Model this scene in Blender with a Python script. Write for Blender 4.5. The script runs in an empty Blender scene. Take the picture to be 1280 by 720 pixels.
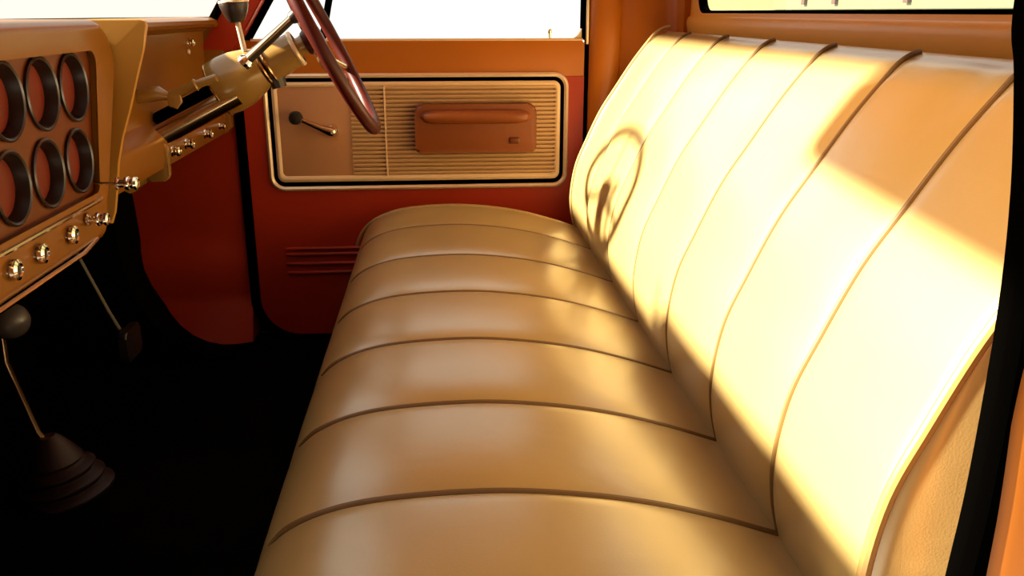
import bpy, bmesh, math, random
from mathutils import Vector, Matrix
random.seed(4)
PI = math.pi
COL = bpy.context.scene.collection
EYE = 0.95                      # camera height above the cab floor; shapes are written relative to it

# ------------------------------------------------------------------ materials
def mat(name, color, rough=0.5, metal=0.0, bump=0.0, scale=60.0, var=0.0, vscale=6.0, coat=0.0, spec=0.5, wrinkle=0.0):
    m = bpy.data.materials.new(name); m.use_nodes = True
    nt = m.node_tree; b = nt.nodes['Principled BSDF']
    b.inputs['Base Color'].default_value = (*color, 1)
    b.inputs['Roughness'].default_value = rough
    b.inputs['Metallic'].default_value = metal
    b.inputs['Specular IOR Level'].default_value = spec
    b.inputs['Coat Weight'].default_value = coat
    b.inputs['Coat Roughness'].default_value = 0.12
    tc = nt.nodes.new('ShaderNodeTexCoord')
    if var > 0:
        n = nt.nodes.new('ShaderNodeTexNoise'); n.inputs['Scale'].default_value = vscale; n.inputs['Detail'].default_value = 6
        nt.links.new(tc.outputs['Object'], n.inputs['Vector'])
        r = nt.nodes.new('ShaderNodeMapRange')
        r.inputs['From Min'].default_value = 0.3; r.inputs['From Max'].default_value = 0.7
        r.inputs['To Min'].default_value = 1 - var; r.inputs['To Max'].default_value = 1 + var
        nt.links.new(n.outputs['Fac'], r.inputs['Value'])
        mx = nt.nodes.new('ShaderNodeVectorMath'); mx.operation = 'SCALE'
        mx.inputs[0].default_value = color
        nt.links.new(r.outputs['Result'], mx.inputs['Scale'])
        nt.links.new(mx.outputs['Vector'], b.inputs['Base Color'])
    last = None
    if bump > 0:
        n = nt.nodes.new('ShaderNodeTexNoise'); n.inputs['Scale'].default_value = scale; n.inputs['Detail'].default_value = 4
        nt.links.new(tc.outputs['Object'], n.inputs['Vector'])
        bp = nt.nodes.new('ShaderNodeBump'); bp.inputs['Strength'].default_value = bump; bp.inputs['Distance'].default_value = 0.002
        nt.links.new(n.outputs['Fac'], bp.inputs['Height']); last = bp
    if wrinkle > 0:
        n = nt.nodes.new('ShaderNodeTexNoise'); n.inputs['Scale'].default_value = 7; n.inputs['Detail'].default_value = 2; n.inputs['Distortion'].default_value = 0.6
        nt.links.new(tc.outputs['Object'], n.inputs['Vector'])
        bp = nt.nodes.new('ShaderNodeBump'); bp.inputs['Strength'].default_value = wrinkle; bp.inputs['Distance'].default_value = 0.02
        nt.links.new(n.outputs['Fac'], bp.inputs['Height'])
        if last: nt.links.new(last.outputs['Normal'], bp.inputs['Normal'])
        last = bp
    if last: nt.links.new(last.outputs['Normal'], b.inputs['Normal'])
    return m

M = {}
M['vinyl'] = mat('tan_vinyl', (0.40, 0.280, 0.100), 0.28, bump=0.08, scale=420, var=0.05, vscale=5, spec=1.0, wrinkle=0.10)
vb = M['vinyl'].node_tree.nodes['Principled BSDF']; vb.inputs['Coat Weight'].default_value = .55; vb.inputs['Coat Roughness'].default_value = .30; vb.inputs['Coat IOR'].default_value = 1.6
M['cord'] = mat('piping_vinyl', (0.30, 0.17, 0.05), 0.4)
M['welt'] = mat('welt_vinyl', (0.15, 0.078, 0.018), 0.5, bump=0.05, scale=300)
M['paint'] = mat('amber_orange_paint', (0.40, 0.115, 0.006), 0.36, var=0.06, vscale=3, coat=0.0, spec=0.28)
M['sill'] = mat('lit_sill_paint', (0.74, 0.36, 0.06), 0.34, var=0.05, vscale=3, spec=0.4)  # rear wall amber, lightened to carry the light falling on it
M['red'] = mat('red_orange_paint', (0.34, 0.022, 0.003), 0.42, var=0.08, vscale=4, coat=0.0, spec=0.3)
M['dash'] = mat('amber_dash_paint', (0.22, 0.082, 0.006), 0.32, var=0.05, vscale=5, coat=0.1, spec=0.35)
M['strip'] = mat('lit_cap_paint', (0.44, 0.215, 0.03), 0.38, var=0.04, vscale=6)  # lighter than the dash: light on the end cap is in the colour
M['panel'] = mat('rust_panel', (0.13, 0.028, 0.003), 0.32, var=0.08, vscale=9, coat=0.1, spec=0.35)
M['dial'] = mat('dial_red', (0.15, 0.017, 0.005), 0.45, var=0.15, vscale=20, spec=0.2)
M['bezel'] = mat('bezel_dark', (0.018, 0.008, 0.004), 0.35, metal=0.0)
M['chrome'] = mat('chrome', (0.80, 0.72, 0.60), 0.12, metal=1.0)
M['chromedark'] = mat('tube_chrome', (0.55, 0.36, 0.18), 0.20, metal=1.0)
M['satin'] = mat('satin_trim', (0.80, 0.62, 0.42), 0.30, metal=0.35)
M['cream'] = mat('cream_trim', (0.76, 0.53, 0.30), 0.40)
M['card'] = mat('door_card', (0.46, 0.22, 0.10), 0.45, bump=0.08, scale=200, var=0.05, vscale=8)
M['slat'] = mat('ribbed_card', (0.52, 0.31, 0.14), 0.40)
M['arm'] = mat('rust_armrest', (0.22, 0.052, 0.006), 0.38, bump=0.08, scale=300)
M['rubber'] = mat('black_rubber', (0.0006, 0.0005, 0.0004), 0.9, spec=0.0)
M['black'] = mat('black_plastic', (0.012, 0.009, 0.008), 0.3)
M['ball'] = mat('knob_plastic', (0.055, 0.045, 0.042), 0.35)
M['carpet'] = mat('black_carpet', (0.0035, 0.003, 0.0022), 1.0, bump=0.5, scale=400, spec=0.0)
M['wheel'] = mat('oxblood_wheel', (0.055, 0.005, 0.002), 0.42, coat=0.0, spec=0.25)
M['column'] = mat('khaki_column', (0.27, 0.145, 0.028), 0.26, coat=0.35, var=0.05, vscale=9)
M['boot'] = mat('rubber_boot', (0.014, 0.004, 0.002), 0.5)
M['ground'] = mat('pale_gravel', (0.62, 0.57, 0.48), 0.9, bump=0.4, scale=25, var=0.12, vscale=1.5)
M['render'] = mat('shaded_green_render', (0.078, 0.082, 0.036), 0.85, bump=0.2, scale=20, var=0.05, vscale=1)  # dark olive; shade on the pale wall is put into the colour
M['frame'] = mat('dark_window_frame', (0.05, 0.02, 0.012), 0.5)
M['blind'] = mat('shaded_blind', (0.082, 0.087, 0.040), 0.7, var=0.04, vscale=2)  # as dark as the wall, shade put into the colour
M['timber'] = mat('dark_stained_timber', (0.05, 0.03, 0.018), 0.8, bump=0.3, scale=30, var=0.2, vscale=4)

def glass_mat():
    m = bpy.data.materials.new('window_glass'); m.use_nodes = True
    nt = m.node_tree; nt.nodes.clear()
    o = nt.nodes.new('ShaderNodeOutputMaterial'); mx = nt.nodes.new('ShaderNodeMixShader')
    t = nt.nodes.new('ShaderNodeBsdfTransparent'); g = nt.nodes.new('ShaderNodeBsdfGlossy')
    t.inputs['Color'].default_value = (0.97, 0.98, 0.95, 1); g.inputs['Roughness'].default_value = 0.02
    f = nt.nodes.new('ShaderNodeFresnel'); f.inputs['IOR'].default_value = 1.25
    sc_ = nt.nodes.new('ShaderNodeMath'); sc_.operation = 'MULTIPLY'; sc_.inputs[1].default_value = 0.12
    nt.links.new(f.outputs[0], sc_.inputs[0]); nt.links.new(sc_.outputs[0], mx.inputs[0]); nt.links.new(t.outputs[0], mx.inputs[1]); nt.links.new(g.outputs[0], mx.inputs[2])
    nt.links.new(mx.outputs[0], o.inputs[0]); return m
M['glass'] = glass_mat()

def acrylic():
    m = bpy.data.materials.new('added_visor_acrylic'); m.use_nodes = True
    nt = m.node_tree; nt.nodes.clear()
    o = nt.nodes.new('ShaderNodeOutputMaterial'); mx = nt.nodes.new('ShaderNodeMixShader'); mx.inputs[0].default_value = .06
    t = nt.nodes.new('ShaderNodeBsdfTransparent'); g = nt.nodes.new('ShaderNodeBsdfGlossy')
    t.inputs['Color'].default_value = (.42, .35, .27, 1); g.inputs['Roughness'].default_value = 0.05  # tint lets the added visor cast only a soft shade
    nt.links.new(t.outputs[0], mx.inputs[1]); nt.links.new(g.outputs[0], mx.inputs[2]); nt.links.new(mx.outputs[0], o.inputs[0])
    return m
M['acrylic'] = acrylic()

# ------------------------------------------------------------------ object helpers
def props(o, label=None, cat=None, group=None, kind=None):
    if label: o['label'] = label
    if cat: o['category'] = cat
    if group: o['group'] = group
    if kind: o['kind'] = kind
    return o
def origin_of(o):
    v = Vector((0, 0, 0))
    while o: v += o.location; o = o.parent
    return v
def thing(name, label, cat, loc, group=None):
    o = bpy.data.objects.new(name, None); COL.objects.link(o)
    o.empty_display_size = 0.05
    o.location = (loc[0], loc[1], loc[2] + EYE)
    return props(o, label, cat, group)
def build(name, bm, m, parent=None, smooth=True, angle=35):
    bmesh.ops.recalc_face_normals(bm, faces=bm.faces)
    vs = [v.co + Vector((0, 0, EYE)) for v in bm.verts]
    if parent: org = origin_of(parent)
    else:
        org = Vector((sum(v.x for v in vs)/len(vs), sum(v.y for v in vs)/len(vs), min(v.z for v in vs)))
    for v, w in zip(bm.verts, vs): v.co = w - org
    if smooth:
        ca = math.radians(angle)
        for f in bm.faces: f.smooth = True
        for e in bm.edges:
            if len(e.link_faces) == 2 and e.calc_face_angle(0) > ca: e.smooth = False
    me = bpy.data.meshes.new(name); bm.to_mesh(me); bm.free()
    me.materials.append(m)
    o = bpy.data.objects.new(name, me); COL.objects.link(o)
    if parent: o.parent = parent
    else: o.location = org
    return o
def spline(pts, n=6):
    """Catmull-Rom through pts (tuples of any length)."""
    out = []; k = len(pts)
    for i in range(k - 1):
        p0 = pts[max(i-1, 0)]; p1 = pts[i]; p2 = pts[i+1]; p3 = pts[min(i+2, k-1)]
        for j in range(n):
            t = j / n
            out.append(tuple(0.5*((2*b) + (-a+c)*t + (2*a-5*b+4*c-d)*t*t + (-a+3*b-3*c+d)*t**3) for a, b, c, d in zip(p0, p1, p2, p3)))
    out.append(tuple(pts[-1])); return out
def grid_faces(bm, rows, close_u=False):
    """rows: list of lists of verts"""
    for a, b in zip(rows[:-1], rows[1:]):
        n = len(a)
        for i in range(n if close_u else n - 1):
            j = (i + 1) % n
            bm.faces.new((a[i], a[j], b[j], b[i]))
def add_tube(bm, pts, r, seg=16, caps=True, flat=1.0):
    pts = [Vector(p) for p in pts]; n = len(pts)
    rs = r if isinstance(r, (list, tuple)) else [r]*n
    up = None; rows = []
    for i, p in enumerate(pts):
        d = (pts[min(i+1, n-1)] - pts[max(i-1, 0)]).normalized()
        if up is None:
            up = Vector((0, 0, 1)) if abs(d.z) < 0.9 else Vector((1, 0, 0))
        u = (up - d*up.dot(d)).normalized(); w = d.cross(u); up = u
        rows.append([bm.verts.new(p + rs[i]*(math.cos(2*PI*k/seg)*u + flat*math.sin(2*PI*k/seg)*w)) for k in range(seg)])
    grid_faces(bm, rows, True)
    if caps: bm.faces.new(rows[0]); bm.faces.new(rows[-1])
def tube(pts, r, seg=16, caps=True, flat=1.0):
    bm = bmesh.new(); add_tube(bm, pts, r, seg, caps, flat); return bm
def add_lathe(bm, o, d, prof, seg=32, cap0=True, cap1=True, sx=1.0):
    """prof: (distance along d, radius)"""
    o = Vector(o); d = Vector(d).normalized()
    up = Vector((0, 0, 1)) if abs(d.z) < 0.9 else Vector((1, 0, 0))
    u = (up - d*up.dot(d)).normalized(); w = d.cross(u); rows = []
    for t, r in prof:
        r = max(r, 1e-5)
        rows.append([bm.verts.new(o + d*t + r*(math.cos(2*PI*k/seg)*u + sx*math.sin(2*PI*k/seg)*w)) for k in range(seg)])
    grid_faces(bm, rows, True)
    if cap0: bm.faces.new(rows[0])
    if cap1: bm.faces.new(rows[-1])
def lathe(o, d, prof, seg=32, cap0=True, cap1=True, sx=1.0):
    bm = bmesh.new(); add_lathe(bm, o, d, prof, seg, cap0, cap1, sx); return bm
def add_box(bm, x0, x1, y0, y1, z0, z1, bev=0.0, seg=3):
    r = bmesh.ops.create_cube(bm, size=1)
    for v in r['verts']:
        v.co = Vector(((x0+x1)/2 + v.co.x*(x1-x0), (y0+y1)/2 + v.co.y*(y1-y0), (z0+z1)/2 + v.co.z*(z1-z0)))
    if bev:
        es = {e for v in r['verts'] for e in v.link_edges}
        bmesh.ops.bevel(bm, geom=list(es), offset=bev, segments=seg, affect='EDGES', profile=0.5)
def box(*a, **k):
    bm = bmesh.new(); add_box(bm, *a, **k); return bm
def prism(poly, axis, a, b, bev=0.0, seg=3):
    """poly 2-D outline extruded along axis ('y': (x,z), 'z': (x,y), 'x': (y,z))"""
    bm = bmesh.new()
    f = {'y': lambda p, t: (p[0], t, p[1]), 'z': lambda p, t: (p[0], p[1], t), 'x': lambda p, t: (t, p[0], p[1])}[axis]
    A = [bm.verts.new(f(p, a)) for p in poly]; B = [bm.verts.new(f(p, b)) for p in poly]
    n = len(poly)
    fa = bm.faces.new(A); fb = bm.faces.new(B)
    for i in range(n): bm.faces.new((A[i], A[(i+1) % n], B[(i+1) % n], B[i]))
    if bev:
        bmesh.ops.bevel(bm, geom=list(set(fa.edges) | set(fb.edges)), offset=bev, segments=seg, affect='EDGES', profile=0.5)
    return bm
def strip_surface(poly, axis, a, b, thick, nseg=1):
    """an open polyline extruded along axis and given thickness to its left side"""
    n = len(poly); off = []
    for i, p in enumerate(poly):
        q0 = poly[max(i-1, 0)]; q1 = poly[min(i+1, n-1)]
        d = Vector((q1[0]-q0[0], q1[1]-q0[1])).normalized()
        off.append((p[0] - d.y*thick, p[1] + d.x*thick))
    return prism(list(poly) + off[::-1], axis, a, b)
def rrect(x0, x1, z0, z1, r, n=8):
    pts = []
    rr = r if isinstance(r, (list, tuple)) else [r]*4       # order: +x+z, -x+z, -x-z, +x-z
    for (cx, cz, a0), q in zip(((1, 1, 0), (-1, 1, PI/2), (-1, -1, PI), (1, -1, 1.5*PI)), rr):
        ox = (x1 - q) if cx > 0 else (x0 + q); oz = (z1 - q) if cz > 0 else (z0 + q)
        for i in range(n + 1):
            a = a0 + i/n*PI/2
            pts.append((ox + q*math.cos(a), oz + q*math.sin(a)))
    return pts
def ring_xz(outer, inner, y0, y1, dome=0.0):
    """a frame between two outlines of equal point count, front face at y0"""
    bm = bmesh.new(); n = len(outer); ym = y0 - dome
    mid = [((a[0]+b[0])/2, (a[1]+b[1])/2) for a, b in zip(outer, inner)]
    q1 = [((3*a[0]+b[0])/4, (3*a[1]+b[1])/4) for a, b in zip(outer, inner)]
    q3 = [((a[0]+3*b[0])/4, (a[1]+3*b[1])/4) for a, b in zip(outer, inner)]
    loops = [(outer, y1), (outer, y0), (q1, y0-dome*.75), (mid, ym), (q3, y0-dome*.75), (inner, y0), (inner, y1)]
    rows = [[bm.verts.new((p[0], y, p[1])) for p in L] for L, y in loops]
    rows.append(rows[0]); grid_faces(bm, rows, True)
    return bm

# ------------------------------------------------------------------ BENCH SEAT
GR = [0.865, 1.10, 1.345, 1.60, 1.865, 2.15]           # pleat seams across the cab
Y_NEAR, Y_FAR = 0.638, 2.43
seat = thing('bench_seat', 'full-width tan vinyl bench seat with pleated cushion and backrest', 'bench seat', (0.15, 1.54, -0.93))
def ysamples(a, b):
    ys = set()
    edges = [a] + GR + [b]
    for p, q in zip(edges[:-1], edges[1:]):
        for t in (0, .012, .03, .06, .1, .16, .24, .33, .42, .5, .58, .67, .76, .84, .9, .94, .97, .988, 1):
            ys.add(round(p + (q - p)*t, 5))
    for d in (.002, .005, .009, .015, .022, .03, .04):
        ys.add(round(a + d, 5)); ys.add(round(b - d, 5))
    return sorted(ys)
def puff(y, amp):
    edges = [Y_NEAR - .02] + GR + [Y_FAR + .02]
    for p, q in zip(edges[:-1], edges[1:]):
        if p <= y <= q:
            t = (y - p)/(q - p); s0 = y - p; s1 = q - y
            v = (1 - math.exp(-s0/0.026))*(1 - math.exp(-s1/0.011))
            v = 0.80*v + 0.20*math.sin(PI*t) + 0.06*math.exp(-((s1 - .022)/.010)**2)
            return amp*v
    return amp
def upholstery(name, prof, wfun, R0, R1, ya, yb, amp, parent, extra=None):
    P2 = spline(prof, 6); n = len(P2)
    nor = []
    cx = sum(p[0] for p in P2)/n; cz = sum(p[1] for p in P2)/n
    for i in range(n):
        a = P2[(i-1) % n] if 0 < i else P2[0]; b = P2[(i+1) % n] if i < n-1 else P2[-1]
        d = Vector((b[0]-a[0], b[1]-a[1]))
        d = d.normalized() if d.length > 0 else Vector((1, 0))
        nor.append(Vector((-d.y, d.x)))
    bm = bmesh.new(); rows = []
    for y in ysamples(ya, yb):
        ins = 0
        d0 = y - ya; d1 = yb - y
        if d0 < R0: ins = R0 - math.sqrt(max(R0*R0 - (R0-d0)**2, 0))
        if d1 < R1: ins = R1 - math.sqrt(max(R1*R1 - (R1-d1)**2, 0))
        row = []
        for i, p in enumerate(P2):
            k = i/(n-1); w = wfun(p, k)
            q = Vector(p) + nor[i]*(puff(y, amp)*w - ins)
            if extra: q = extra(q, y, p)
            row.append(bm.verts.new((q.x, y, q.y)))
        rows.append(row)
    grid_faces(bm, rows, True)
    bm.faces.new(rows[0]); bm.faces.new(rows[-1])
    return build(name, bm, M['vinyl'], parent, angle=60), P2, nor

# profiles run clockwise (x, z) so that the left-hand normal points outwards
cprof = [(-.13, -.80), (-.185, -.77), (-.215, -.71), (-.228, -.65), (-.217, -.600), (-.195, -.565), (-.160, -.541), (-.105, -.524),
         (-.03, -.516), (.06, -.515), (.15, -.524), (.23, -.539), (.31, -.562), (.39, -.590), (.47, -.61), (.51, -.64), (.52, -.72), (.50, -.79), (.30, -.81), (.05, -.81), (-.13, -.80)]
def cw(p, k):
    if p[1] < -.62 and p[0] > 0: return 0.0
    if p[0] < -.10: return max(.10, min(1, (p[1] + .600)/.070))
    return 1.0
cush, CP, CN = upholstery('seat_cushion', cprof, cw, .035, .06, Y_NEAR + .01, Y_FAR, .0125, seat)

bprof = [(.400, -.640), (.390, -.590), (.377, -.535), (.374, -.480), (.386, -.405), (.412, -.340), (.448, -.262), (.487, -.200), (.530, -.134),
         (.568, -.084), (.588, -.061), (.610, -.050), (.634, -.052), (.650, -.070), (.655, -.11), (.655, -.30), (.652, -.55), (.64, -.66), (.52, -.68), (.42, -.67), (.400, -.640)]
def bw(p, k):
    return 1.0 if p[0] < .565 else (max(0, 1 - (p[0]-.565)/.03) if p[1] > -.2 else 0.0)
def bx(q, y, p):
    # stuffing slump near the seat's near top corner
    g = math.exp(-((y-.93)/.035)**2 - ((p[0]-.565)/.030)**2)
    return Vector((q.x + .004*g, q.y - .006*g))
back, BP, BN = upholstery('backrest', bprof, bw, .018, .05, Y_NEAR, Y_FAR + .01, .011, seat, bx)

def seam_line(P2, nor, y, sel, off, wf, amp=0.0):
    out = []
    for i, p in enumerate(P2):
        if sel(p):
            q = Vector(p) + nor[i]*off
            out.append((q.x, y, q.y))
    return out
for y in GR:                                             # stitched welts lying in the pleat seams
    pts = seam_line(BP[:95], BN, y, lambda p: p[0] < .612 and p[1] > -.60, .0022, None)
    build('seam_welt', tube(pts, .0040, 10), M['welt'], back)
    pts = seam_line(CP[:90], CN, y, lambda p: p[1] > -.572 and p[0] < .20 or p[1] > -.61 and .2 <= p[0] < .44, .0030, None)
    nn = len(pts); build('seam_welt', tube(pts, [.0045*min(1, .25 + i/6, .45 + (nn-1-i)/5) for i in range(nn)], 10), M['welt'], cush)
for y, off, yy in ((Y_NEAR + .006, .004, 0), (Y_FAR - .05, .012, 0)):
    pts = seam_line(BP[:75], BN, y, lambda p: p[1] > -.60 and p[0] < .62, off, None)
    build('edge_piping', tube(pts, .0062 if yy == 0 and y < 1 else .004, 10), M['cord' if y < 1 else 'vinyl'], back)
pts = seam_line(CP[:90], CN, Y_FAR - .075, lambda p: p[1] > -.62 and p[0] < .42, .0105, None)
build('edge_piping', tube(pts, .004, 8), M['vinyl'], cush)
bm = bmesh.new()
add_box(bm, -.10, .60, .70, 2.38, -.885, -.80, .01)
build('seat_base', bm, M['black'], seat)
for x in (-.04, .46):
    for y in (.80, 2.28):
        build('leg', box(x-.04, x+.04, y-.03, y+.03, -.93, -.88, bev=.006), M['black'], seat)

# ------------------------------------------------------------------ THE CAB SHELL (setting)
def struct(name, bm, m, parent=None, **k):
    o = build(name, bm, m, parent, **k)
    if not parent: o['kind'] = 'structure'
    return o
# floor with transmission hump
bm = bmesh.new(); rows = []
for i in range(25):
    x = -1.12 + i*(1.80/24); row = []
    for j in range(41):
        y = .50 + j*(2.05/40)
        h = .09*math.exp(-((y-1.5)/.20)**4)*(1 if x < -.4 else max(0, 1-(x+.4)/.35))
        row.append(bm.verts.new((x, y, -.93 + h)))
    rows.append(row)
grid_faces(bm, rows)
r = bmesh.ops.extrude_face_region(bm, geom=list(bm.faces))
for v in r['geom']:
    if isinstance(v, bmesh.types.BMVert): v.co.z = -.98
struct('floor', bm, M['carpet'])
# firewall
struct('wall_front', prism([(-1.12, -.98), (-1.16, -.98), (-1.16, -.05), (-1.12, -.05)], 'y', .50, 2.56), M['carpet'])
struct('trim_8', prism([(-1.16, -.05), (-.85, -.030), (-.85, -.05), (-1.16, -.07)], 'y', .50, 2.56), M['paint'])
# roof: a shallow dome of sheet metal with headliner
rp = spline([(-.335, .415), (-.31, .45), (-.15, .475), (.15, .482), (.45, .475), (.62, .445), (.675, .385)], 5)
struct('ceiling', strip_surface(rp, 'y', .50, 2.58, .02), M['paint'])
# rear wall: lower panel with rolled sill, window surround
wp = spline([(.70, -.95), (.70, -.40), (.70, -.16), (.685, -.10), (.668, -.060), (.660, -.030), (.664, -.014), (.678, -.008), (.70, -.006)], 4)
struct('wall_back', strip_surface(wp, 'y', .54, 2.50, -.02), M['sill'])
o_ = rrect(.56, 2.44, -.012, .43, .01); i_ = rrect(.62, 2.335, -.003, .345, .05)
bm = bmesh.new(); rws = [[bm.verts.new((x, p[0], p[1])) for p in L] for L, x in ((o_, .668), (i_, .672), (i_, .70), (o_, .70))]
rws.append(rws[0]); grid_faces(bm, rws, True)
struct('trim_1', bm, M['sill'])
# rear window: rubber gasket and pane
win = thing('window_1', None, None, (.70, 1.48, -.003)); win['kind'] = 'structure'
a_ = rrect(.62, 2.335, -.003, .345, .05); b_ = rrect(.632, 2.323, .0035, .335, .045)
bm = bmesh.new(); rws = [[bm.verts.new((x, p[0], p[1])) for p in L] for L, x in ((a_, .676), (b_, .680), (b_, .696), (a_, .699))]
rws.append(rws[0]); grid_faces(bm, rws, True)
build('gasket', bm, M['rubber'], win)
build('pane', prism(b_, 'x', .686, .690), M['glass'], win, smooth=False)
# far body side: pillar behind the door, rocker, kick panel, windshield pillar
pp = spline([(.437, 2.56), (.438, 2.515), (.447, 2.497), (.470, 2.492), (.489, 2.497), (.498, 2.510), (.510, 2.510), (.530, 2.500), (.556, 2.484), (.60, 2.468), (.635, 2.452), (.660, 2.425), (.672, 2.38)], 5)
struct('trim_2', strip_surface(pp, 'z', -.93, .44, -.02), M['paint'])
bm = bmesh.new(); rows = []
for i in range(46):
    x = -.90 + i*(.34/45); row = []
    for j in range(70):
        z = -.925 + j*(.89/69)
        t = (x + 1.12)/.56
        ze = -.70 + .05*math.sin(t*2.2)
        b = .045/(1 + math.exp((z - ze)/.018))*(1 - t**3)          # folded ledge dying out towards the door
        b += .10*max(0, (.45 - t))*(1 if z < -.3 else .6)
        low = max(0, (-.80 - z))*1.0*(1 - t*.6)
        b += low
        row.append(bm.verts.new((x, 2.515 - b, z)))
    rows.append(row)
grid_faces(bm, rows)
r = bmesh.ops.extrude_face_region(bm, geom=list(bm.faces))
for v in r['geom']:
    if isinstance(v, bmesh.types.BMVert): v.co.y = 2.57
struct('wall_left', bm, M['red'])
struct('trim_3', prism([(-1.12, 2.46), (.70, 2.46), (.70, 2.60), (-1.12, 2.60)], 'z', -1.02, -.932, bev=.01), M['black'])   # sill under the door
struct('kick_shade', prism([(-1.12, -.925), (-1.12, -.10), (-.98, -.25), (-.87, -.40), (-.86, -.60)] + [(-.86 + .26*(1-math.cos(a)), -.60 - .325*math.sin(a)) for a in [i*PI/20 for i in range(1, 11)]], 'y', 2.34, 2.56), M['carpet'])  # dark sheet standing in for the shade over the front kick panel
struct('trim_9', box(-1.14, .70, 2.572, 2.60, -.99, -.085), M['black'])
# windshield pillar (far): runs up and back
def slanted(x0, x1, y0, y1, z0, z1, lean):
    bm = bmesh.new()
    vs = [bm.verts.new((x + lean*(z - z0), y, z)) for z in (z0, z1) for x, y in ((x0, y0), (x1, y0), (x1, y1), (x0, y1))]
    for f in ((0, 1, 2, 3), (4, 5, 6, 7), (0, 1, 5, 4), (1, 2, 6, 5), (2, 3, 7, 6), (3, 0, 4, 7)): bm.faces.new([vs[i] for i in f])
    bmesh.ops.bevel(bm, geom=list(bm.edges), offset=.004, segments=2, affect='EDGES')
    return bm
LEAN = .64
struct('trim_4', slanted(-.631, -.538, 2.46, 2.56, -.10, .46, LEAN), M['red'])
# windshield: gasket and curved pane
ws = thing('window_2', None, None, (-.70, 1.54, -.01)); ws['kind'] = 'structure'
def wsx(y): return -.600 - .20*(1 - ((y - 1.52)/.96)**2)
def ws_sheet(z0, z1, dx, thick):
    bm = bmesh.new(); rows = []
    for sgn in (0, 1):
        for k, z in enumerate((z0, z1)):
            rows.append([])
            for i in range(33):
                y = .56 + i*(1.93/32)
                rows[-1].append(bm.verts.new((wsx(y) + LEAN*(z + .02)*.86 + dx + sgn*thick, y, z)))
    rows = [rows[0], rows[1], rows[3], rows[2], rows[0]]
    grid_faces(bm, rows)
    bm.faces.new([rows[0][0], rows[1][0], rows[2][0], rows[3][0]]); bm.faces.new([rows[0][-1], rows[1][-1], rows[2][-1], rows[3][-1]])
    return bm
build('pane', ws_sheet(-.013, .40, 0, .004), M['glass'], ws)
build('gasket', ws_sheet(-.035, -.012, -.006, .016), M['rubber'], ws)
build('gasket', tube([(-.584, 2.455, -.02), (-.584 + LEAN*.43, 2.455, .41)], .011, 8), M['rubber'], ws)
# near side: pillar between the open doorway and the seat, roof rail, front pillar
gl = [(.370, .10), (.370, 0), (.378, -.04), (.390, -.12), (.396, -.21), (.396, -.34), (.392, -.42), (.385, -.52), (.37, -.70), (.36, -.93)]
gl = spline(gl, 5)
near = thing('trim_5', None, None, (.55, .58, -.93)); near['kind'] = 'structure'
bm = bmesh.new(); rows = []
gl = [(x + .008, z) for x, z in gl]
def sealw(z):
    k = [(.2, .046), (-.18, .040), (-.215, .013), (-.28, .009), (-.42, .017), (-.60, .03), (-1, .03)]
    for (a, p), (b, q) in zip(k[:-1], k[1:]):
        if a >= z >= b: return p + (q-p)*(a-z)/(a-b)
    return .05
for x, z in gl:
    q = sealw(z); rows.append([bm.verts.new(v) for v in ((x, .560, z), (x + .006, .552, z), (x + q, .552, z), (x + q + .004, .575, z), (x, .575, z))])
grid_faces(bm, rows, True); bm.faces.new(rows[0]); bm.faces.new(rows[-1])
build('door_seal', bm, M['rubber'], near)
build('seal_bead', tube([(x + .0080, .5525, z) for x, z in gl if z > -.20], .0018, 8), M['arm'], near)
bm = bmesh.new(); rows = []
for x, z in gl:
    q = sealw(z) - .004; rows.append([bm.verts.new(v) for v in ((x + q, .570, z), (x + q + .006, .556, z), (x + q + .020, .548, z), (x + .12, .546, z), (.74, .546, z), (.74, .59, z), (x + q + .022, .59, z))])
grid_faces(bm, rows, True); bm.faces.new(rows[0]); bm.faces.new(rows[-1])
build('pillar_panel', bm, M['paint'], near)
build('pillar_post', box(.378, .74, .552, .60, .09, .44, bev=.01), M['paint'], near)
struct('trim_6', slanted(-.60, -.50, .50, .58, -.02, .44, LEAN), M['paint'])
struct('wall_right', prism([(-1.14, -.98), (-.60, -.98), (-.60, -.02), (-.98, -.02), (-1.14, -.10)], 'y', .50, .54), M['red'])
struct('trim_7', prism([(-.60, -1.02), (.74, -1.02), (.74, -.932), (-.60, -.932)], 'y', .46, .60, bev=.01), M['black'])

# ------------------------------------------------------------------ FAR DOOR
door = thing('door_1', None, None, (-.05, 2.53, -.92)); door['kind'] = 'structure'
dl = rrect(-.534, .410, -.918, -.072, [.012, .012, .115, .03], 10)
build('door_skin_upper', prism([(-.534, -.172), (-.534, -.080), (-.526, -.073), (.400, -.073), (.410, -.083), (.410, -.172)], 'y', 2.500, 2.56, bev=.003), M['paint'], door)
lo = [p for p in rrect(-.534, .410, -.918, -.172, [.0001, .0001, .115, .03], 12)]
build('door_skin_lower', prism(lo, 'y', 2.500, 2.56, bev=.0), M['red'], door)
for z in (-.655, -.672, -.700, -.727):
    build('pressed_rib', tube([(-.45, 2.503, z), (-.43, 2.499, z), (-.05, 2.499, z), (.36, 2.499, z)], .0055, 10), M['red'], door)
# seal all around
sp = [(-.548, -.02), (-.548, -.20), (-.550, -.78)] + [(-.434 - .118*math.cos(a), -.80 - .128*math.sin(a)) for a in [i*PI/16 for i in range(1, 9)]] + [(.36, -.93)]
build('weatherstrip', tube([(x, 2.512, z) for x, z in sp], .0150, 12), M['rubber'], door)
build('weatherstrip', tube([(.4245, 2.512, z) for z in (.40, 0, -.3, -.6, -.93)], .0145, 12), M['rubber'], door)
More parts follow.
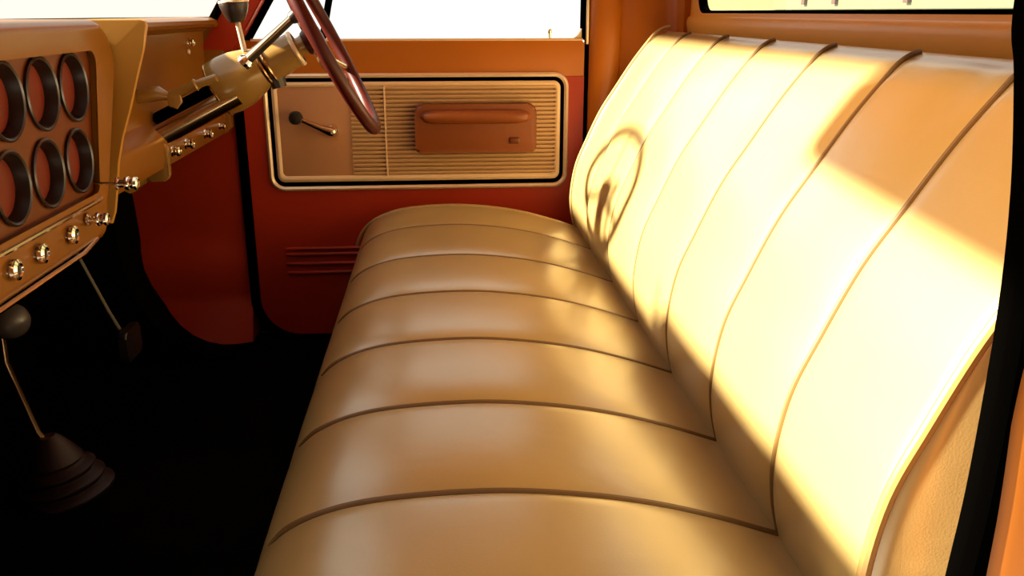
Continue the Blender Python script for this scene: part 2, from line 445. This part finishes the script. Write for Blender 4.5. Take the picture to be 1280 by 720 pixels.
# window surround of the door
bm = bmesh.new(); add_box(bm, .402, .412, 2.505, 2.545, -.074, .40, .002); build('window_frame', bm, M['rubber'], door)
build('window_channel', box(.4125, .4195, 2.494, 2.52, -.085, .40, bev=.002), M['satin'], door)
fl = tube([(-.515 + .0, 2.52, -.075), (-.515 + LEAN*.475, 2.52, .40)], .012, 8); build('window_frame', fl, M['rubber'], door)
build('window_frame', box(-.22, .415, 2.505, 2.545, .385, .43), M['paint'], door)
build('vent_window_post', tube([(-.312, 2.525, -.075), (-.205, 2.525, .39)], .0095, 8), M['rubber'], door)
build('corner_fillet', prism([(.404, -.074)] + [(.362 + .042*math.sin(a), -.074 + .042 - .042*math.cos(a)) for a in [i*PI/16 for i in range(9)]], 'y', 2.508, 2.54), M['cream'], door)
build('window_sill_bead', tube([(-.50, 2.504, -.0735), (.404, 2.504, -.0735)], .0045, 8), M['cream'], door)
build('pane', prism([(-.505, -.074), (-.225, .388), (.404, .388), (.404, -.074)], 'y', 2.528, 2.532), M['glass'], door, smooth=False)
lk = build('lock_button', lathe((.313, 2.512, -.078), (0, 0, 1), [(0, .008), (.006, .008), (.009, .0035), (.020, .0035), (.024, .006), (.030, .006), (.033, .003)], 16), M['chrome'], door)
# trim panel
TX0, TX1, TZ0, TZ1 = -.478, .366, -.484, -.160
tp = build('trim_panel', ring_xz(rrect(TX0, TX1, TZ0, TZ1, .040), rrect(TX0+.012, TX1-.012, TZ0+.012, TZ1-.012, .030), 2.494, 2.502, .005), M['satin'], door)
bk = build('trim_channel', ring_xz(rrect(TX0+.011, TX1-.011, TZ0+.011, TZ1-.011, .030), rrect(TX0+.026, TX1-.026, TZ0+.026, TZ1-.026, .020), 2.4985, 2.503), M['rubber'], tp)
build('inner_bead', ring_xz(rrect(TX0+.023, TX1-.023, TZ0+.025, TZ1-.023, .020), rrect(TX0+.038, TX1-.038, TZ0+.042, TZ1-.036, .012), 2.494, 2.502, .005), M['cream'], tp)
build('card', box(TX0+.034, -.243, 2.4955, 2.503, TZ0+.038, TZ1-.032, bev=.001), M['card'], tp)
zz = []; za, zb = TZ0+.041, TZ1-.035; ns = 21
for i in range(ns):
    z = za + (zb-za)*i/ns; p = (zb-za)/ns
    zz += [(2.4995, z), (2.4995, z + p*.24), (2.4905, z + p*.34), (2.4895, z + p*.62), (2.4905, z + p*.90)]
zz += [(2.4995, zb), (2.503, zb), (2.503, za)]
build('ribbed_card', prism(zz, 'x', -.243, TX1-.035), M['slat'], tp, angle=50)
build('divider_bead', box(-.151, -.146, 2.4880, 2.500, TZ0+.040, TZ1-.034, bev=.001), M['cream'], tp)
# armrest
bm = prism(rrect(-.066, .272, -.376, -.243, [.022, .022, .012, .012], 6), 'y', 2.455, 2.498, bev=.010)
arm = build('armrest', bm, M['arm'], door)
bm = bmesh.new(); rows = []
for i in range(25):
    t = i/24; x = -.052 + t*.31; e = math.sqrt(max(0, 1-(2*t-1)**8))
    rows.append([bm.verts.new((x, 2.456 - e*(.024*math.cos(a)), -.276 + e*.020*math.sin(a))) for a in [k*2*PI/14 for k in range(14)]])
grid_faces(bm, rows, True)
build('arm_pad', bm, M['arm'], arm)
build('pull_cup', box(.195, .225, 2.450, 2.460, -.352, -.334, bev=.004), M['panel'], arm)
# window crank
cr = build('window_crank', lathe((-.296, 2.497, -.316), (0, -1, 0), [(0, .020), (.010, .018), (.016, .012), (.030, .011), (.034, .006)], 20), M['chrome'], door)
build('crank_arm', tube([(-.296, 2.468, -.316), (-.325, 2.468, -.305), (-.384, 2.462, -.277)], [.0135, .009, .0055], 10, flat=.7), M['chromedark'], cr)
build('crank_knob', lathe((-.388, 2.468, -.275), (0, -1, 0), [(0, .012), (.004, .018), (.020, .019), (.028, .016), (.031, .006)], 20), M['black'], cr)

# ------------------------------------------------------------------ DASHBOARD
dash = thing('dashboard', 'amber painted steel dashboard with recessed gauge panel and chrome knobs', 'dashboard', (-.75, 1.5, -.31))
FX = -.487
# pod: extruded shell behind a face frame
yo0, yo1, zo0, zo1 = .62, 1.424, -.312, -.010
fo = rrect(yo0, yo1, zo0 - .004, zo1, [.055, .02, .01, .02], 10)       # (y,z): first corner = far top
fo = [(y - (.115*min(1, max(0, (-.10 - z)/.20))**1.6 if y > 1.2 else 0), z) for y, z in fo]
fi = rrect(.66, 1.348, -.252, -.046, [.022, .01, .005, .012], 10)
fi = [(y - (.055*max(0, (-.05 - z)/.2) if y > 1.2 else 0), z) for y, z in fi]
bm = bmesh.new()
loops = [(fo, -.80, 0), (fo, FX-.016, 0), (fo, FX-.006, .004), (fo, FX-.001, .010), (fo, FX, .016)]
def inset(L, d, c=(1.03, -.16)):
    out = []
    for y, z in L:
        out.append((y - math.copysign(min(d, abs(y-c[0])), y-c[0]), z - math.copysign(min(d, abs(z-c[1])), z-c[1])))
    return out
rows = [[bm.verts.new((x, p[0], p[1])) for p in inset(L, d)] for L, x, d in loops]
for x, d in ((FX, -.006), (FX-.003, -.002), (FX-.014, 0)):
    rows.append([bm.verts.new((x, p[0], p[1])) for p in inset(fi, d)])
grid_faces(bm, rows, True)
build('gauge_housing', bm, M['dash'], dash)
# gauge panel with round holes
PX = FX - .010
def holed_cell(bm, y0, y1, z0, z1, cy, cz, r, x, n=40):
    ci = []; sq = []
    for k in range(n):
        a = 2*PI*(k + .5)/n; ca, sa = math.cos(a), math.sin(a)
        ci.append(bm.verts.new((x, cy + r*ca, cz + r*sa)))
        ty = ((y1-cy)/ca if ca > 0 else (y0-cy)/ca) if abs(ca) > 1e-9 else 1e9
        tz = ((z1-cz)/sa if sa > 0 else (z0-cz)/sa) if abs(sa) > 1e-9 else 1e9
        t = min(ty, tz); sq.append(bm.verts.new((x, cy + t*ca, cz + t*sa)))
    for k in range(n):
        j = (k+1) % n
        bm.faces.new((sq[k], sq[j], ci[j], ci[k]))
    for cyy, czz in ((y0, z0), (y0, z1), (y1, z0), (y1, z1)):
        c = Vector((x, cyy, czz)); d = sorted(range(n), key=lambda k: (sq[k].co - c).length)[:2]
        if (sq[d[0]].co - c).length > 1e-6: bm.faces.new((bm.verts.new(c), sq[d[0]], sq[d[1]]))
bm = bmesh.new(); gauges = []
R1_, R2_ = .0455, .0435
ycs = [1.266, 1.166, 1.066, .966, .866, .766]
top, mid, bot = -.044, -.1475, -.254
for k, yc in enumerate(ycs):
    y1 = 1.352 if k == 0 else yc + .05; y0 = yc - .05 if k < 5 else .655
    holed_cell(bm, y0, y1, mid, top, yc, -.098, R1_, PX); gauges.append((yc, -.098, R1_))
    s = -.017
    y1 = 1.352 if k == 0 else yc + .05 + s; y0 = yc - .05 + s
    if k == 5: y0 = .655
    holed_cell(bm, y0, y1, bot, mid, yc + s, -.1955, R2_, PX); gauges.append((yc + s, -.1955, R2_))
build('gauge_panel', bm, M['panel'], dash)
for yc, zc, r in gauges:
    g = build('gauge_bezel', lathe((PX, yc, zc), (-1, 0, 0), [(0, r), (-.004, r+.0012), (-.0055, r-.001), (-.004, r-.0035), (.004, r-.005), (.012, r-.007), (.0135, r-.007), (.0135, r+.001), (0, r)], 40, False, False), M['bezel'], dash)
    build('dial', lathe((PX - .0115, yc, zc), (-1, 0, 0), [(0, .0001), (0, r-.008), (.003, r-.008), (.003, .0001)], 32, False, False), M['dial'], g)
# trim line under the gauges and the lower strip with knobs
build('trim_moulding', tube([(FX + .001, .66, -.2565), (FX + .001, 1.275, -.2565), (FX, 1.285, -.2545)], .0032, 8), M['chromedark'], dash)
build('lower_lip', tube([(FX - .001, .63, -.315), (FX - .001, 1.20, -.315), (FX-.002, 1.255, -.308)], .0034, 8), M['chrome'], dash)
def knob(x, y, z, s=1.0, stem=0.0, dy=0.0):
    if not stem: x -= .021*s
    prof = [(0, .0125), (.003, .0125), (.004, .008), (.014, .008), (.016, .0125), (.021, .0135), (.024, .0125), (.025, .0095), (.030, .0095), (.033, .0125), (.038, .0120), (.040, .008), (.037, .006), (.036, .001)]
    bm = lathe((x + stem, y + dy, z), (1, dy*2, 0), [(a*s, b*s) for a, b in prof], 24)
    k = build('pull_knob', bm, M['chrome'], dash)
    build('knob_face', lathe((x + stem + .0372*s, y + dy, z), (1, 0, 0), [(0, .0001), (0, .0066*s), (.0012*s, .0060*s), (.0012*s, .0001)], 16, False, False), M['black'], k)
    if stem: build('knob_stem', tube([(x, y, z), (x + stem, y + dy, z)], .0022, 8), M['chrome'], k)
for y in (.995, 1.066, 1.160): knob(FX - .008, y, -.2785, 1.0)
knob(FX + .001, 1.222, -.272, .72, stem=.001)
knob(FX + .001, 1.268, -.231, .75, stem=.030)
# tall fin beside the pod
fin = [(-.80, -.011), (-.456, -.010), (-.449, -.013), (-.447, -.020), (-.456, -.053), (-.467, -.083), (-.486, -.139), (-.505, -.189), (-.516, -.227), (-.523, -.266), (-.532, -.308), (-.538, -.325), (-.80, -.325)]
build('end_cap', prism([(a + (.010 if a > -.7 else 0), b) for a, b in fin], 'y', 1.424, 1.434, bev=.0025), M['strip'], dash)
# long upper dash beyond
fp = [(-.84, -.020), (-.62, -.012), (-.585, -.014), (-.572, -.020), (-.569, -.028), (-.574, -.036), (-.600, -.040), (-.612, -.048), (-.616, -.10), (-.618, -.18),
      (-.612, -.225), (-.585, -.250), (-.578, -.262), (-.580, -.300), (-.584, -.316), (-.60, -.325), (-.66, -.325), (-.84, -.30)]
build('dash_top', prism(fp, 'y', 1.432, 2.495, bev=.002), M['dash'], dash)
build('shade_plate', prism([(-.66, -.022), (-.585, -.022), (-.566, -.030), (-.563, -.30), (-.58, -.316), (-.66, -.32)], 'y', 2.462, 2.498, bev=.003), M['dash'], dash)  # added plate: its brown stands in for shade at the dash end
build('cowl_top', box(-.84, -.55, .60, 1.46, -.05, -.012, bev=.003), M['dash'], dash)
for y in (1.96, 2.07, 2.245, 2.40):
    knob(-.579, y, -.288, .72 if y > 2.3 else .95)
knob(-.612, 2.30, -.073, .85)
build('dash_screw', lathe((-.614, 2.30, -.094), (1, 0, 0), [(0, .007), (.004, .006), (.006, .002)], 12), M['satin'], dash)
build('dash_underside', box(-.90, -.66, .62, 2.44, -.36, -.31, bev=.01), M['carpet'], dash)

# ------------------------------------------------------------------ STEERING COLUMN AND WHEEL
WC = Vector((-.244, 2.0, -.046)); el, az = .463, .05
N = Vector((math.cos(el)*math.cos(az), math.cos(el)*math.sin(az), math.sin(el)))
UU = Vector((-math.sin(az), math.cos(az), 0)); VV = N.cross(UU)
col = thing('steering_column', 'khaki steering column with dark red wheel, chrome lever and shift stalk', 'steering column', (-.66, 1.98, -.26))
RW = .224
wpts = []
bm = bmesh.new(); rows = []
for i in range(96):
    a = 2*PI*i/96; d = math.cos(a)*UU + math.sin(a)*VV; c = WC + d*RW
    g = .0012*math.cos(a*48)
    rows.append([bm.verts.new(c + (.0155 + (g if math.cos(b) < 0 else 0))*(math.cos(b)*d) + .0140*math.sin(b)*N) for b in [k*2*PI/16 for k in range(16)]])
rows.append(rows[0]); grid_faces(bm, rows, True)
wheel = build('steering_wheel', bm, M['wheel'], col)
for a in (0.45, PI - 0.45, -PI/2):
    sgn = -1
    d = math.cos(a)*UU - math.sin(a)*VV
    p0 = WC - N*.030 + d*.02; p1 = WC - N*.024 + d*.11; p2 = WC - N*.002 + d*(RW-.006)
    build('spoke', tube(spline([tuple(p0), tuple(p1), tuple(p2)], 5), .0085, 10, flat=.5), M['chrome'], wheel)
build('hub', lathe(WC - N*.045, N, [(0, .024), (.012, .030), (.020, .040), (.028, .042), (.036, .036), (.042, .020), (.044, .0005)], 28), M['wheel'], wheel)
axis = lambda t: WC - N*t
build('upper_tube', lathe(axis(.040), -N, [(0, .021), (.004, .022), (.012, .020), (.030, .020), (.032, .024), (.040, .024)], 24), M['column'], col)
build('signal_housing', lathe(axis(.066), -N, [(0, .030), (.003, .036), (.010, .0365), (.018, .0365), (.040, .040), (.066, .041), (.070, .038)], 32), M['column'], col)
build('housing_ring', lathe(axis(.062), -N, [(0, .033), (.001, .038), (.005, .0395), (.009, .038), (.010, .033)], 32, False, False), M['satin'], col)
bm = bmesh.new()
for q in (.130, .142): add_lathe(bm, axis(q), -N, [(0, .040), (.001, .044), (.004, .0455), (.007, .044), (.008, .040)], 32)
build('clamp_ring', bm, M['chromedark'], col)
low = Vector((.25, .0, -1)).normalized()
build('clamp_block', tube([axis(.128) + low*.030, axis(.128) + low*.056], [.020, .016], 10), M['bezel'], col)
build('column_bell', lathe(axis(.148), -N, [(0, .036), (.004, .043), (.020, .050), (.050, .0585), (.080, .0620), (.104, .0600), (.112, .0565), (.1125, .052), (.104, .050), (.05, .045)], 40, True, True), M['column'], col)
build('bell_rim', lathe(axis(.2555), -N, [(0, .0575), (.002, .0600), (.005, .0590), (.006, .0560)], 40, False, False), M['chromedark'], col)
build('inner_shaft', tube([axis(.22), axis(.50)], .020, 16), M['rubber'], col)
# chromed lower tube under the axis
A = Vector((-.455, 1.955, -.182)); B = Vector((-.625, 1.94, -.268)); dAB = (B - A).normalized()
build('lower_tube', lathe(A - dAB*.03, dAB, [(0, .0225), (.03, .0225), (.21, .0235), (.215, .026), (.225, .026), (.27, .024)], 28), M['chromedark'], col)
build('column_bracket', lathe(B + Vector((.012, -.01, .002)), dAB, [(0, .026), (.001, .036), (.008, .046), (.03, .060), (.06, .070), (.09, .074), (.09, .066), (.02, .040), (.004, .026)], 36, False, False), M['column'], col)
build('bracket_ear', prism(rrect(-.625, -.575, -.345, -.262, .012), 'y', 1.905, 1.925, bev=.004), M['column'], col)
# chrome lever from the bell up to the wheel
L0 = Vector((-.398, 1.925, -.098)); L1 = Vector((-.291, 1.925, -.008)); dl_ = (L1 - L0)
lev = build('tilt_lever', tube([L0 - dl_*.02, L0, L0 + dl_*.2, L0 + dl_*.8, L1], [.006, .011, .0105, .009, .0085], 14), M['bezel'], col)
off = Vector((.35, -.55, .55)).normalized()*.011
build('lever_rod', tube([L0 + off + Vector((0, 0, -.002)), L1 + off], .0042, 10), M['chrome'], lev)
build('lever_socket', lathe(L0 - dl_.normalized()*.012, dl_, [(0, .006), (.004, .016), (.012, .017), (.020, .012)], 20), M['chrome'], lev)
build('lever_tip', lathe(L1 - dl_.normalized()*.012, dl_, [(0, .010), (.006, .0135), (.016, .0135), (.022, .009)], 16), M['bezel'], lev)
# shift stalk rising behind the bell
S0 = Vector((-.409, 1.975, -.080)); S1 = Vector((-.420, 1.975, -.010))
st = build('shift_stalk', tube([S0, S1], .0058, 12), M['satin'], col)
build('stalk_cup', lathe(S1 - Vector((0, 0, .012)), (-.08, 0, 1), [(0, .007), (.002, .015), (.010, .020), (.022, .026), (.034, .0295), (.042, .0305), (.060, .030), (.078, .024), (.088, .010)], 28), M['bezel'], st)
build('cup_ring', lathe(S1 + Vector((-.003, 0, .028)), (-.08, 0, 1), [(0, .0285), (.001, .0312), (.003, .0318), (.005, .0310), (.006, .0285)], 28, False, False), M['satin'], st)
# linkage rod behind
K = [(-.640, 1.90, -.168), (-.600, 1.90, -.163), (-.575, 1.90, -.160), (-.555, 1.90, -.166), (-.535, 1.90, -.160), (-.505, 1.90, -.146), (-.498, 1.90, -.143), (-.495, 1.90, -.142), (-.455, 1.90, -.130)]
build('shift_linkage', tube(K, [.014, .016, .015, .008, .009, .010, .013, .009, .009], 14), M['column'], col)
build('linkage_tab', prism([(-.560, -.160), (-.530, -.160), (-.528, -.178), (-.540, -.192), (-.556, -.186)], 'y', 1.892, 1.904, bev=.003), M['column'], col)

# ------------------------------------------------------------------ FLOOR SHIFTER AND PEDAL
sh = thing('gear_lever', 'floor gear lever with round dark knob and ribbed rubber boot', 'gear lever', (-.715, 1.5, -.85))
build('lever_rod', tube([(-.722, 1.5, -.755), (-.738, 1.5, -.725), (-.770, 1.5, -.588), (-.768, 1.5, -.540)], [.0065, .0062, .0058, .0060], 12), M['chromedark'], sh)
bm = bmesh.new(); bmesh.ops.create_uvsphere(bm, u_segments=28, v_segments=18, radius=.034)
for v in bm.verts: v.co = Vector((v.co.x*1.0, v.co.y, v.co.z*.92)) + Vector((-.752, 1.5, -.512))
build('shift_knob', bm, M['ball'], sh)
bp = [(.145, .075)]
prof = []
for i in range(49):
    t = i/48; r = .074*(1-t)**.8 + .014
    if .12 < t < .62: r += .0065*math.sin((t-.12)/.5*3*2*PI)
    prof.append((-.005 + t*.135, r))
build('rubber_boot', lathe((-.702, 1.5, -.862), (-.16, 0, 1), [(-.006, .115), (.0, .112)] + prof, 40), M['boot'], sh)
pd = thing('brake_pedal', 'dark brake pedal hanging on a thin arm under the dashboard', 'pedal', (-.66, 1.80, -.66))
build('pedal_arm', tube([(-.78, 1.80, -.34), (-.755, 1.80, -.45), (-.70, 1.80, -.60), (-.675, 1.80, -.66)], [.005, .005, .005, .006], 10), M['black'], pd)
build('pedal_pad', prism(rrect(1.755, 1.845, -.70, -.635, .012), 'x', -.672, -.655, bev=.004), M['black'], pd)

# ------------------------------------------------------------------ ADDED SUN VISOR (out of view, shades the near part of the backrest)
def visor(y0, y1, z0, z1, x, label):
    v = thing('added_visor', label, 'added visor', (x, (y0+y1)/2, z0))
    bm = prism([(y, z - (.045*(y1-y)/(y1-y0) if z < (z0+z1)/2 else 0)) for y, z in rrect(y0, y1, z0, z1, .03)], 'x', x-.008, x+.008, bev=.005)
    build('added_visor_board', bm, M['acrylic'], v)
    build('added_visor_rod', tube([(x, y0+.03, z1-.008), (x, y0+.03, z1+.03), (x, y0-.02, z1+.055)], .004, 8), M['chrome'], v)
visor(.56, 1.17, .232, .385, -.30, 'added out-of-view amber visor shading the near part of the backrest')

# ------------------------------------------------------------------ OUTSIDE
g = build('ground', box(-30, 30, -14, 46, -1.50, -1.42), M['ground'], smooth=False); g['kind'] = 'structure'
hs = thing('building', 'pale green rendered building with dark-framed window behind the cab', 'building', (3.6, 9, -1.42))
build('wall', box(3.52, 4.2, 3.2, 15, -1.42, 2.4), M['render'], hs, smooth=False)
build('window', box(3.495, 3.53, 4.6, 9.3, .020, 1.3, bev=.01), M['blind'], hs, smooth=False)
for y in (6.56, 7.80, 8.47):
    build('mullion', box(3.46, 3.50, y-.035, y+.035, .065, 1.3, bev=.004), M['frame'], hs, smooth=False)
build('roof', prism([(3.3, 2.35), (3.3, 2.5), (5.2, 3.3), (5.4, 3.2)], 'y', 3.0, 15.2), M['frame'], hs, smooth=False)
fe = thing('light_block_fence', 'added unseen dark timber fence blocking light on the near side', 'fence', (0, -1.2, -1.42))  # unseen fence, added to darken the near side of the cab
for i in range(22):
    x = -4.4 + i*.4
    build('light_block_panel', box(x, x+.385, -1.24, -1.20, -1.42, 2.3, bev=.004), M['timber'], fe, smooth=False)
build('light_block_rail', box(-4.4, 4.4, -1.29, -1.24, -.9, -.82), M['timber'], fe, smooth=False)

# ------------------------------------------------------------------ LIGHT
w = bpy.data.worlds.new('sky'); bpy.context.scene.world = w; w.use_nodes = True
bg = w.node_tree.nodes['Background']; bg.inputs['Color'].default_value = (1.0, .96, .90, 1); bg.inputs['Strength'].default_value = 1.25
sd = bpy.data.lights.new('sun', 'SUN'); sd.energy = 36.0; sd.angle = math.radians(2.6); sd.color = (1.0, .89, .74)
so = bpy.data.objects.new('sun', sd); COL.objects.link(so)
so.rotation_euler = Vector((1, -.03, -.53)).to_track_quat('-Z', 'Y').to_euler(); so.location = (-4, 2, 4)

# ------------------------------------------------------------------ CAMERA
f = 1095.0; th = math.atan(345/f); ps = math.atan(95*math.cos(th)/f)
cd = bpy.data.cameras.new('camera'); cam = bpy.data.objects.new('camera', cd); COL.objects.link(cam)
cd.sensor_fit = 'HORIZONTAL'; cd.sensor_width = 36.0; cd.lens = 36.0*f/1280
cd.clip_start = .01
cam.location = (0, 0, EYE); cam.rotation_euler = (PI/2 - th, 0, -ps)
cd.dof.use_dof = False
sc = bpy.context.scene; sc.camera = cam
sc.view_settings.view_transform = 'Standard'; sc.view_settings.look = 'None'
sc.view_settings.exposure = 0.0; sc.view_settings.gamma = 1.0
sc.view_settings.use_curve_mapping = False
